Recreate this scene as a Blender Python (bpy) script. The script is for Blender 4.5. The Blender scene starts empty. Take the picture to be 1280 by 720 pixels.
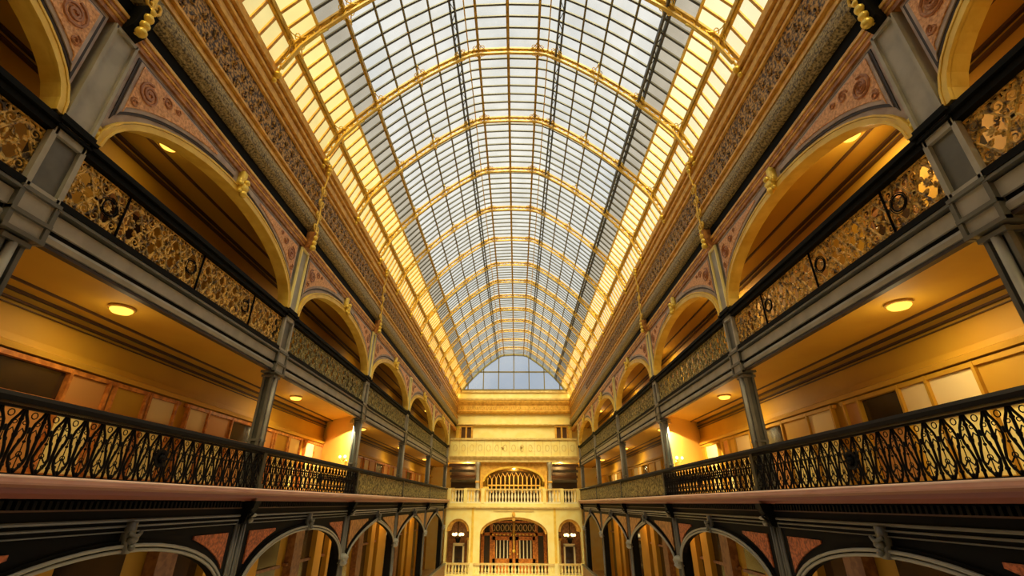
import bpy, bmesh, math, random
from mathutils import Vector, Matrix
random.seed(7)
S = 7.0; H0 = 12.0           # building unit (half width of the atrium) in metres; eye height
PI = math.pi
C = bpy.context.scene.collection
def W(p): return Vector((p[0]*S, p[1]*S, p[2]*S + H0))

# ------------------------------------------------------------------ materials
def mat(name, col, rough=.5, metal=0.0, col2=None, scale=8.0, bump=0.0, bscale=30.0, spec=.5, dist='noise', lo=.4, hi=.6, detail=4):
    m = bpy.data.materials.new(name); m.use_nodes = True
    nt = m.node_tree; b = nt.nodes['Principled BSDF']
    b.inputs['Base Color'].default_value = (*col, 1); b.inputs['Roughness'].default_value = rough
    b.inputs['Metallic'].default_value = metal; b.inputs['Specular IOR Level'].default_value = spec
    if col2 or bump:
        tc = nt.nodes.new('ShaderNodeTexCoord'); g = nt.nodes.new('ShaderNodeNewGeometry')
    if col2:
        if dist == 'noise':
            n = nt.nodes.new('ShaderNodeTexNoise'); n.inputs['Scale'].default_value = scale; n.inputs['Detail'].default_value = detail; out = n.outputs['Fac']
        else:
            n = nt.nodes.new('ShaderNodeTexVoronoi'); n.inputs['Scale'].default_value = scale; out = n.outputs['Distance']
        nt.links.new(g.outputs['Position'], n.inputs['Vector'])
        r = nt.nodes.new('ShaderNodeValToRGB'); r.color_ramp.elements[0].position = lo; r.color_ramp.elements[1].position = hi
        r.color_ramp.elements[0].color = (*col2, 1); r.color_ramp.elements[1].color = (*col, 1)
        nt.links.new(out, r.inputs[0]); nt.links.new(r.outputs[0], b.inputs['Base Color'])
    if bump:
        n = nt.nodes.new('ShaderNodeTexNoise'); n.inputs['Scale'].default_value = bscale; n.inputs['Detail'].default_value = 3
        nt.links.new(g.outputs['Position'], n.inputs['Vector'])
        bp = nt.nodes.new('ShaderNodeBump'); bp.inputs['Strength'].default_value = bump; bp.inputs['Distance'].default_value = .03
        nt.links.new(n.outputs['Fac'], bp.inputs['Height']); nt.links.new(bp.outputs[0], b.inputs['Normal'])
    return m
def emis(name, col, st):
    m = bpy.data.materials.new(name); m.use_nodes = True; nt = m.node_tree; nt.nodes.clear()
    e = nt.nodes.new('ShaderNodeEmission'); e.inputs[0].default_value = (*col, 1); e.inputs[1].default_value = st
    o = nt.nodes.new('ShaderNodeOutputMaterial'); nt.links.new(e.outputs[0], o.inputs[0]); return m
def glass(name, tint, frost=.25, fcol=None, streak=0.0):
    m = bpy.data.materials.new(name); m.use_nodes = True; nt = m.node_tree; nt.nodes.clear()
    t = nt.nodes.new('ShaderNodeBsdfTransparent'); t.inputs[0].default_value = (*tint, 1)
    d = nt.nodes.new('ShaderNodeBsdfTranslucent'); d.inputs[0].default_value = (*(fcol or tint), 1)
    mx = nt.nodes.new('ShaderNodeMixShader'); mx.inputs[0].default_value = frost
    nt.links.new(t.outputs[0], mx.inputs[1]); nt.links.new(d.outputs[0], mx.inputs[2])
    if streak:
        g = nt.nodes.new('ShaderNodeNewGeometry'); n = nt.nodes.new('ShaderNodeTexNoise'); n.inputs['Scale'].default_value = .9; n.inputs['Detail'].default_value = 5
        nt.links.new(g.outputs['Position'], n.inputs['Vector'])
        r = nt.nodes.new('ShaderNodeValToRGB'); r.color_ramp.elements[0].position = .35; r.color_ramp.elements[1].position = .65
        r.color_ramp.elements[0].color = (*[c*(1-streak) for c in tint], 1); r.color_ramp.elements[1].color = (*tint, 1)
        nt.links.new(n.outputs['Fac'], r.inputs[0]); nt.links.new(r.outputs[0], t.inputs[0])
    gl = nt.nodes.new('ShaderNodeBsdfGlossy'); gl.inputs['Roughness'].default_value = .1
    m2 = nt.nodes.new('ShaderNodeMixShader'); m2.inputs[0].default_value = .04
    nt.links.new(mx.outputs[0], m2.inputs[1]); nt.links.new(gl.outputs[0], m2.inputs[2])
    o = nt.nodes.new('ShaderNodeOutputMaterial'); nt.links.new(m2.outputs[0], o.inputs[0]); return m

M = dict(
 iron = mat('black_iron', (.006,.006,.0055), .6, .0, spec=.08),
 honey = mat('honey_wall_paint', (.92,.58,.12), .6), rose = mat('rose_highlight', (.95,.66,.58), .25), redm = mat('red_moulding', (.26,.075,.05), .4),  # rose is the highlight colour painted on the cornice edge
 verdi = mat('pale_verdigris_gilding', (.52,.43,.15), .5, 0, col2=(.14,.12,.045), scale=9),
 irond = mat('railing_iron', (.006,.005,.005), .6, .0, spec=.15),
 green = mat('dark_green_paint', (.045,.050,.042), .35, 0, col2=(.03,.034,.03), scale=5, spec=.6),
 edge = mat('grey_edge_paint', (.30,.29,.24), .35, 0, spec=.6),
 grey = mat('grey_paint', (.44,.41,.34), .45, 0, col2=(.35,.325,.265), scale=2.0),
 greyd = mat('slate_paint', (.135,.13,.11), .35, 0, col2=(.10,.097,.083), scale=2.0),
 mauve = mat('mauve_paint', (.52,.42,.36), .5, 0, col2=(.40,.30,.26), scale=3),
 dark = mat('dark_line_paint', (.03,.015,.010), .5),
 copper = mat('copper_relief', (.95,.52,.24), .45, .0, col2=(.62,.26,.10), scale=16, bump=.7, bscale=24, lo=.35, hi=.6),
 relief = mat('bronze_scroll', (.42,.18,.09), .4, .2),
 redcop = mat('red_copper_panel', (.62,.17,.05), .5, .1, col2=(.25,.06,.02), scale=14, bump=.6, bscale=20),
 gold = mat('gold_paint', (.98,.70,.13), .42, .0, col2=(.80,.50,.06), scale=2.5, bump=.15, bscale=14, lo=.3, hi=.7),
 goldb = mat('bright_gilding', (1.0,.76,.15), .32, .2, col2=(.78,.50,.05), scale=9, lo=.3, hi=.6),
 goldrib = mat('ochre_rib_paint', (.66,.43,.04), .45, .0, col2=(.36,.20,.015), scale=6, lo=.3, hi=.7),
 olive = mat('olive_bar_paint', (.20,.16,.04), .5),
 goldm = mat('old_gold_moulding', (.96,.60,.14), .42, .0, col2=(.62,.30,.045), scale=5, lo=.3, hi=.7),
 brownm = mat('red_brown_moulding', (.56,.25,.07), .42, .0, col2=(.30,.11,.025), scale=5),
 frieze = mat('cast_frieze', (.66,.37,.09), .45, .0, col2=(.05,.020,.006), scale=13, bump=.8, bscale=16, lo=.42, hi=.6, detail=6),
 tex = mat('cast_leaf_band', (.44,.34,.15), .5, .0, col2=(.07,.05,.022), scale=20, bump=.9, bscale=26, lo=.38, hi=.6, detail=6),
 filig = mat('gilded_filigree', (.90,.56,.12), .42, .0, col2=(.07,.035,.010), scale=11, lo=.35, hi=.58, detail=5),
 plaster = mat('amber_plaster', (.60,.325,.018), .65, 0, col2=(.55,.285,.015), scale=.6),
 plasterw = mat('honey_plaster', (.60,.33,.022), .65, 0, col2=(.56,.295,.018), scale=.8),
 ceil = mat('brown_ceiling_paint', (.56,.31,.022), .7, 0),
 moul = mat('dark_wood_moulding', (.085,.035,.015), .45),
 wood = mat('orange_oak', (.72,.27,.045), .4, 0, col2=(.42,.13,.02), scale=6),
 woodb = mat('brown_oak', (.33,.15,.05), .45, 0, col2=(.2,.08,.025), scale=5),
 marble = mat('rose_marble', (.74,.42,.36), .25, 0, col2=(.66,.35,.29), scale=1.2, spec=.7),
 cream = mat('cream_stone', (1.0,.89,.40), .5, 0, col2=(.98,.82,.30), scale=1.2),
 creamd = mat('buff_stone', (.82,.62,.25), .55, 0, col2=(.70,.50,.17), scale=3),
 orange = mat('ochre_stone', (.86,.50,.09), .5, 0, col2=(.66,.34,.05), scale=3, bump=.3, bscale=10),
 pale = mat('blind_cloth', (.92,.72,.36), .7),
 tan = mat('tan_blind', (.60,.28,.07), .6),
 dglass = mat('dark_window_glass', (.035,.020,.010), .12, 0, spec=.8),
 floor = mat('pale_marble_tiles', (.80,.66,.42), .35, 0, col2=(.68,.54,.32), scale=3),
 bar = mat('blue_grey_glazing_bar', (.09,.10,.11), .5),
 white = mat('ivory_paint', (.95,.88,.62), .45),
 leaf = mat('dark_leaves', (.05,.07,.02), .6),
 lampglow = emis('lamp_glow', (1.0,.52,.06), 2.6),
 bulb = emis('bulb_glow', (1.0,.72,.28), 4.0),
 gsky = glass('roof_glass', (.86,.88,.90), .10, streak=.18),
 gwarm = glass('amber_wall_glow', (1.0,.83,.36), .30, streak=.25), gwarmr = glass('cream_wall_glow', (1.0,.92,.62), .25, streak=.15),  # tints carry the yellow glow of sunlit walls outside, painted into the glass
 ggrey = glass('smoky_roof_glass', (.50,.47,.42), .2, streak=.3),
 gend = glass('gable_glass', (.86,.88,.90), .10),
)

# ------------------------------------------------------------------ mesh builder (building units)
class MB:
    def __init__(s): s.v = []; s.f = []
    def add(s, vs, fs):
        o = len(s.v); s.v += [tuple(v) for v in vs]; s.f += [tuple(i+o for i in f) for f in fs]; return s
    def box(s, x0, x1, y0, y1, z0, z1):
        x0, x1 = min(x0,x1), max(x0,x1)
        return s.add([(x,y,z) for x in (x0,x1) for y in (y0,y1) for z in (z0,z1)],
              [(0,1,3,2),(4,6,7,5),(0,4,5,1),(2,3,7,6),(0,2,6,4),(1,5,7,3)])
    def prism(s, prof, y0, y1, ax='y'):      # closed profile of (x,z) pairs run along y (or (y,z) along x)
        n = len(prof)
        if ax == 'y': vs = [(x,y0,z) for x,z in prof] + [(x,y1,z) for x,z in prof]
        elif ax == 'x': vs = [(y0,x,z) for x,z in prof] + [(y1,x,z) for x,z in prof]
        else: vs = [(x,z,y0) for x,z in prof] + [(x,z,y1) for x,z in prof]
        fs = [tuple(range(n)), tuple(range(2*n-1, n-1, -1))] + [(i, (i+1)%n, (i+1)%n+n, i+n) for i in range(n)]
        return s.add(vs, fs)
    def tube(s, pts, r, n=5, closed=False, flat=None):
        pts = [Vector(p) for p in pts]; N = len(pts); rr = r if isinstance(r, (list, tuple)) else [r]*N
        vs = []; up0 = None
        for i, p in enumerate(pts):
            a = pts[(i-1) % N] if (closed or i > 0) else p; b = pts[(i+1) % N] if (closed or i < N-1) else p
            t = (b-a); t = t.normalized() if t.length > 1e-9 else Vector((0,0,1))
            ref = Vector((1,0,0)) if abs(t.x) < .9 else Vector((0,0,1))
            u = t.cross(ref).normalized(); w = t.cross(u)
            for k in range(n):
                a_ = 2*PI*k/n + .3
                vs.append(p + (u*math.cos(a_) + w*math.sin(a_))*rr[i])
        fs = []
        m = N if closed else N-1
        for i in range(m):
            for k in range(n):
                j = (i+1) % N
                fs.append((i*n+k, i*n+(k+1)%n, j*n+(k+1)%n, j*n+k))
        if not closed: fs += [tuple(range(n)), tuple(range((N-1)*n, N*n))]
        return s.add(vs, fs)
    def lathe(s, cx, cy, prof, n=12, cap=True):  # prof (r,z)
        vs = [(cx+r*math.cos(2*PI*k/n), cy+r*math.sin(2*PI*k/n), z) for r,z in prof for k in range(n)]
        fs = [(i*n+k, i*n+(k+1)%n, (i+1)*n+(k+1)%n, (i+1)*n+k) for i in range(len(prof)-1) for k in range(n)]
        if cap: fs += [tuple(range(n)), tuple(range((len(prof)-1)*n, len(prof)*n))]
        return s.add(vs, fs)
    def ball(s, c, r, n=8, sc=(1,1,1)):
        prof = [(math.sin(PI*i/(n//2+1)), -math.cos(PI*i/(n//2+1))) for i in range(1, n//2+1)]
        vs = [(c[0], c[1], c[2]-r*sc[2])] + [(c[0]+r*a*math.cos(2*PI*k/n)*sc[0], c[1]+r*a*math.sin(2*PI*k/n)*sc[1], c[2]+r*b*sc[2]) for a,b in prof for k in range(n)] + [(c[0],c[1],c[2]+r*sc[2])]
        m = len(prof); fs = [(0, 1+(k+1)%n, 1+k) for k in range(n)]
        fs += [(1+i*n+k, 1+i*n+(k+1)%n, 1+(i+1)*n+(k+1)%n, 1+(i+1)*n+k) for i in range(m-1) for k in range(n)]
        fs += [(1+(m-1)*n+k, 1+(m-1)*n+(k+1)%n, 1+m*n) for k in range(n)]
        return s.add(vs, fs)
    def band(s, inner, outer, x0, x1, ax='x'):   # strip between two matching polylines in (y,z), solid between x0 and x1
        n = len(inner); P = (lambda x,q: (x,q[0],q[1])) if ax == 'x' else (lambda x,q: (q[0],x,q[1]))
        vs = [P(x0,q) for q in inner]+[P(x0,q) for q in outer]+[P(x1,q) for q in inner]+[P(x1,q) for q in outer]
        fs = []
        for i in range(n-1):
            a,b,c,d = i,i+1,n+i+1,n+i
            fs += [(a,b,c,d),(2*n+a,2*n+d,2*n+c,2*n+b),(a,2*n+a,2*n+b,b),(d,c,2*n+c,2*n+d)]
        fs += [(0,n,3*n,2*n),(n-1,3*n-1,4*n-1,2*n-1)]
        return s.add(vs, fs)
    def mesh(s, name, m, origin, smooth=False):
        me = bpy.data.meshes.new(name)
        me.from_pydata([tuple(W(v) - origin) for v in s.v], [], s.f)
        bm = bmesh.new(); bm.from_mesh(me); bmesh.ops.recalc_face_normals(bm, faces=bm.faces); bm.to_mesh(me); bm.free()
        me.materials.append(m)
        if smooth:
            for p in me.polygons: p.use_smooth = True
        return me
    def build(s, name, m, parent=None, smooth=False):
        if parent is not None: org = root_loc(parent)
        else:
            xs, ys, zs = zip(*s.v); org = W(((min(xs)+max(xs))/2, (min(ys)+max(ys))/2, min(zs)))
        o = bpy.data.objects.new(name, s.mesh(name, m, org, smooth)); C.objects.link(o)
        if parent is not None: o.parent = parent
        else: o.location = org
        return o
def root_loc(o):
    while o.parent: o = o.parent
    return o.location
def tag(o, label, cat, group=None, kind=None):
    o['label'] = label; o['category'] = cat
    if group: o['group'] = group
    if kind: o['kind'] = kind
    return o
def thing(name, loc, label, cat, group=None):
    o = bpy.data.objects.new(name, None); C.objects.link(o); o.location = W(loc); o.empty_display_size = .2
    return tag(o, label, cat, group)
def struct(o, label, cat):
    return tag(o, label, cat, kind='structure')
def put(mesh, name, parent, p):          # a shared-mesh part placed at point p
    o = bpy.data.objects.new(name, mesh); C.objects.link(o); o.parent = parent
    o.location = W(p) - root_loc(parent); return o

# ------------------------------------------------------------------ plan of the building (building units)
COL = [-.35, .80, 1.94, 3.15, 4.45, 5.85, 7.30]
BAY = [(COL[i], COL[i+1]) for i in range(6)]
YB, YE, YF = -.95, 8.2, 7.5
NTH = ['nearest bay', 'second bay from camera', 'third bay from camera', 'fourth bay from camera', 'fifth bay from camera', 'farthest bay']
SIDE = {-1: 'left', 1: 'right'}
hw = .040                                 # half width of a column

# ---------- railing units
def spiral(cy, cz, r, turns, a0, d=1, n=9, k=.25):
    return [(0, cy + r*(1-(1-k)*t/n)*math.cos(a0+d*turns*2*PI*t/n), cz + r*(1-(1-k)*t/n)*math.sin(a0+d*turns*2*PI*t/n)) for t in range(n+1)]
def ring(cy, cz, r, n=10, x=0): return [(x, cy+r*math.cos(2*PI*i/n), cz+r*math.sin(2*PI*i/n)) for i in range(n)]
UW = .049; RH = .122
def baluster_mesh(mm):
    b = MB(); h = RH
    for s in (-1, 1):
        pts = [(0, s*w*UW, t*h) for w, t in ((.04,0),(.12,.05),(.30,.16),(.36,.27),(.27,.42),(.14,.56),(.10,.68),(.18,.80),(.36,.92),(.44,1.0))]
        b.tube(pts, .0027, 6)
        b.tube(spiral(s*.30*UW, .80*h, .0075, 1.1, PI*(.5 if s > 0 else .5), s), .0011, 4)
        b.tube(spiral(s*.20*UW, .13*h, .006, 1.0, -PI/2, s), .0011, 4)
        b.ball((0, s*.22*UW, .50*h), .0034, 6, (.8,1,1.8))
        b.tube([(0, s*.36*UW, .27*h), (0, s*.22*UW, .20*h), (0, 0, .30*h)], .0016, 4)
        b.tube([(0, s*.12*UW, .62*h), (0, s*.30*UW, .70*h), (0, s*.42*UW, .62*h), (0, s*.5*UW, .70*h)], .0015, 4)
        b.tube([(0, s*.5*UW, 0), (0, s*.45*UW, .20*h), (0, s*.5*UW, .30*h)], .0012, 4)
    b.tube(ring(0, .92*h, .0065), .0012, 4, True)
    b.tube(ring(0, .30*h, .0055, 8), .0011, 4, True)
    b.tube([(0,0,0),(0,0,.62*h)], .0011, 4)
    b.ball((0,0,.68*h), .0040, 6, (.8,1,1.8)); b.ball((0,0,.50*h), .0032, 6, (1,1,1)); b.ball((0,0,.06*h), .0036, 6)
    b.tube([(0,.5*UW,0),(0,.5*UW,h)], .0030, 6); b.ball((0,.5*UW,.60*h), .0048, 6, (1,1,1.8)); b.ball((0,.5*UW,.12*h), .0045, 6)
    b.ball((0,.5*UW,.84*h), .0045, 6)
    return b.mesh('baluster', M[mm], W((0,0,0)), True)
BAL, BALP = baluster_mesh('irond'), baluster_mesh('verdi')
def leafv(b, cy, cz, a, L, wd, x=0):
    ca, sa = math.cos(a), math.sin(a); pts = []
    for t, w in ((0,.25),(.3,1),(.65,.8),(1,0.05)):
        pts.append((t*L, w*wd))
    up = [(cy+t*ca-w*sa, cz+t*sa+w*ca) for t,w in pts]; dn = [(cy+t*ca+w*sa, cz+t*sa-w*ca) for t,w in pts]
    b.band(up, dn, x-.0015, x+.0022)
PW = .084; PH = .128
def filigree_mesh(mm='filig'):
    g = MB()
    c = PH/2
    for s in (-1, 1):
        for t in (-1, 1):
            cy, cz = s*.027, c+t*.040
            g.tube(spiral(cy, cz, .017, 1.5, PI*(.5 if t<0 else -.5), s*t, 14, .15), [.0034-.00015*i for i in range(15)], 5)
            for k in range(5):
                a = math.atan2(t, s) + (k-2)*.75
                leafv(g, cy+.011*math.cos(a), cz+.011*math.sin(a), a+.5*s, .0135, .0030)
        g.tube([(0, s*.001, 0), (0, s*.014, c*.45), (0, s*.036, c), (0, s*.014, c*1.55), (0, s*.001, PH)], .0032, 5)
        for k in range(3): leafv(g, s*.036, c, (0 if s>0 else PI)+(k-1)*1.0, .010, .004)
        for t in (-1,1):
            for k in range(4): leafv(g, s*(.008+.008*k), c+t*(.012+.004*(k%2)), s*t*(.5+.5*k), .013, .0028, .002)
        for z in (.012, PH-.012): leafv(g, 0, z, PI/2*(1 if z < c else -1)+s*.6, .014, .0030)
    for s in (-1,1):
        for t in (-1,1):
            g.tube(spiral(s*.010, c+t*.048, .010, 1.3, 0 if s>0 else PI, s*t, 9), .0024, 4)
            g.tube(spiral(s*.033, c+t*.017, .008, 1.2, PI/2*t, -s*t, 8), .0022, 4)
            g.tube(spiral(s*.016, c+t*.018, .007, 1.2, PI/2*t, s*t, 8), .0022, 4)
    for k in range(8): leafv(g, 0, c, k*PI/4, .0125, .0030, -.002)
    g.ball((0,0,c), .0055, 8)
    g.box(-.002,.002,-PW/2,PW/2,.0,.0035); g.box(-.002,.002,-PW/2,PW/2,PH-.0035,PH)
    return g.mesh('scroll_panel', M[mm], W((0,0,0)), False)
def medal_mesh():
    g = MB(); c = PH/2
    g.tube(ring(0, c, .021, 18, -.003), .0024, 5, True); g.tube(ring(0, c, .0265, 18, -.003), .0014, 4, True)
    g.box(-.003,.003,PW/2-.0012,PW/2+.0012,0,PH)
    return g.mesh('ring_medallion', M['iron'], W((0,0,0)), True)
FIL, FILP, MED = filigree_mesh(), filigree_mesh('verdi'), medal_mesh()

# ---------- arch curves
def arch_pts(yc, zs, a, b, n=24, p=2.0, point=0.0):
    out = []
    for i in range(n+1):
        t = PI*i/n; c, s_ = math.cos(t), math.sin(t)
        y = -math.copysign(abs(c)**(2/p), c)*a; z = (abs(s_)**(2/p))*b
        if point: z = b*((1-point)*abs(s_)**(2/p) + point*(1-abs(c)))
        out.append((yc+y, zs+z))
    return out

# ------------------------------------------------------------------ shell
for s in (-1, 1):
    nm = SIDE[s]
    w = MB(); w.box(s*1.38, s*1.46, YB, YE+.1, -.92, 1.24)
    struct(w.build('wall_'+nm, M['plaster']), 'amber plaster back wall of the %s galleries' % nm, 'wall')
    w = MB(); w.box(s*1.024, s*1.08, YB, YE+.1, 1.245, 1.70)
    struct(w.build('wall_%s_clerestory' % nm, M['brownm']), 'upper wall behind the gilded entablature on the %s' % nm, 'wall')
    w = MB(); w.box(s*1.0, s*1.38, YB, YE+.1, .005, .045)
    struct(w.build('floor_%s_gallery' % nm, M['floor']), 'floor slab of the %s middle gallery' % nm, 'floor')
    w = MB(); w.box(s*1.020, s*1.379, YB, YE+.1, .545, .60)
    struct(w.build('ceiling_%s_gallery' % nm, M['plasterw']), 'amber ceiling of the %s middle gallery' % nm, 'ceiling')
    w = MB(); w.box(s*1.024, s*1.379, YB, YE+.1, 1.185, 1.24)
    struct(w.build('ceiling_%s_upper_gallery' % nm, M['ceil']), 'brown ceiling of the %s upper gallery' % nm, 'ceiling')
    w = MB(); w.box(s*1.0, s*1.38, YB, YE+.1, -.97, -.92)
    struct(w.build('floor_%s_lower_gallery' % nm, M['floor']), 'floor slab of the %s lower gallery' % nm, 'floor')
    w = MB(); w.box(s*1.0, s*1.10, YB, COL[0]-hw, -.92, 1.19)
    struct(w.build('wall_%s_front' % nm, M['greyd']), 'grey wall piece behind the camera on the %s' % nm, 'wall')
    # mouldings where gallery wall and ceiling meet, and the ledge over the shop fronts
    w = MB()
    for a, b_, c, d in ((1.368,1.379,.537,.545),(1.366,1.379,.512,.518),(1.370,1.379,.500,.502)): w.box(s*a, s*b_, YB, YE, c, d)
    w.box(s*1.30, s*1.306, YB, YE, .538,.545)
    struct(w.build('trim_1' if s<0 else 'trim_2', M['moul']), 'dark double moulding under the middle gallery ceiling on the %s' % nm, 'trim')
    w = MB(); w.prism([(s*1.38,.385),(s*1.355,.385),(s*1.352,.40),(s*1.365,.406),(s*1.368,.425),(s*1.38,.425)], YB, YE)
    struct(w.build('trim_3' if s<0 else 'trim_4', M['plaster']), 'amber ledge over the shop fronts on the %s' % nm, 'trim')
    w = MB()
    for a, b_, c, d in ((1.366,1.379,1.176,1.185),(1.364,1.379,1.150,1.157)): w.box(s*a, s*b_, YB, YE, c, d)
    for y in (0,): w.box(s*1.27, s*1.28, YB, YE, 1.178,1.185)
    struct(w.build('trim_5' if s<0 else 'trim_6', M['moul']), 'dark double moulding under the upper gallery ceiling on the %s' % nm, 'trim')
w = MB(); w.box(-1.46, 1.46, YB-.08, YB, -1.714, 2.6); struct(w.build('wall_back', M['creamd']), 'stone wall behind the camera', 'wall')
w = MB(); w.box(-1.46, 1.46, YB, YE+.1, -1.78, -1.714); struct(w.build('floor', M['floor']), 'ground floor of the arcade', 'floor')

# ------------------------------------------------------------------ entablature under the roof
for s in (-1, 1):
    nm = SIDE[s]
    e = thing('entablature', (s*1.0, 3.5, 1.12), 'long gilded entablature running above the %s row of upper arches' % nm, 'entablature')
    def P(name, pr, m, y0=YB, y1=YE):
        b = MB()
        for q in (pr if isinstance(pr[0][0], tuple) else [pr]): b.prism([(s*x, z) for x, z in q], y0, y1)
        return b.build(name, M[m], e)
    R = lambda a,b,c,d: ((a,c),(b,c),(b,d),(a,d))
    P('architrave', [R(.992,1.05,1.125,1.140), R(.986,1.05,1.146,1.158)], 'brownm')
    P('gold_fillet', [R(.988,1.04,1.140,1.146), R(.982,1.04,1.158,1.168)], 'goldm')
    P('dark_cove', R(.999,1.02,1.168,1.235), 'iron')
    P('leaf_band', [((1.0,1.228),(.985,1.230),(.968,1.246),(.964,1.265),(.972,1.300),(.99,1.318),(1.02,1.318),(1.02,1.228))], 'tex')
    P('band_moulding', [R(.978,1.02,1.318,1.330), R(.984,1.02,1.338,1.346), R(.972,1.02,1.350,1.360)], 'goldm')
    P('moulding_groove', [R(.990,1.02,1.330,1.338), R(.988,1.02,1.346,1.350)], 'dark')
    P('frieze', [R(.992,1.02,1.360,1.515)], 'frieze')
    P('crown_moulding', [R(.982,1.02,1.515,1.528), R(.976,1.02,1.548,1.566), R(.984,1.02,1.578,1.592), R(.975,1.02,1.604,1.618), R(.970,1.02,1.640,1.660), R(.984,1.02,1.672,1.700)], 'goldm')
    P('crown_groove', [R(.992,1.02,1.528,1.548), R(.992,1.02,1.566,1.578), R(.994,1.02,1.592,1.604), R(.986,1.02,1.618,1.640), R(.994,1.02,1.660,1.672)], 'brownm')
    # raised relief loops on the frieze
    rel = MB(); unit = .06; y = YB+.1
    while y < 6.2:
        for q in (0, 1):
            c = (y+q*unit/2, 1.437+(.028 if q else -.028))
            rel.tube([(s*.990, c[0]+.6*a, c[1]+1.3*b) for _, a, b in spiral(0, 0, .022, 1.2, PI*q, 1 if q else -1, 7)], .0036, 4)
        y += unit
    rel.build('frieze_relief', M['frieze'], e)['kind'] = 'stuff'

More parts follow.
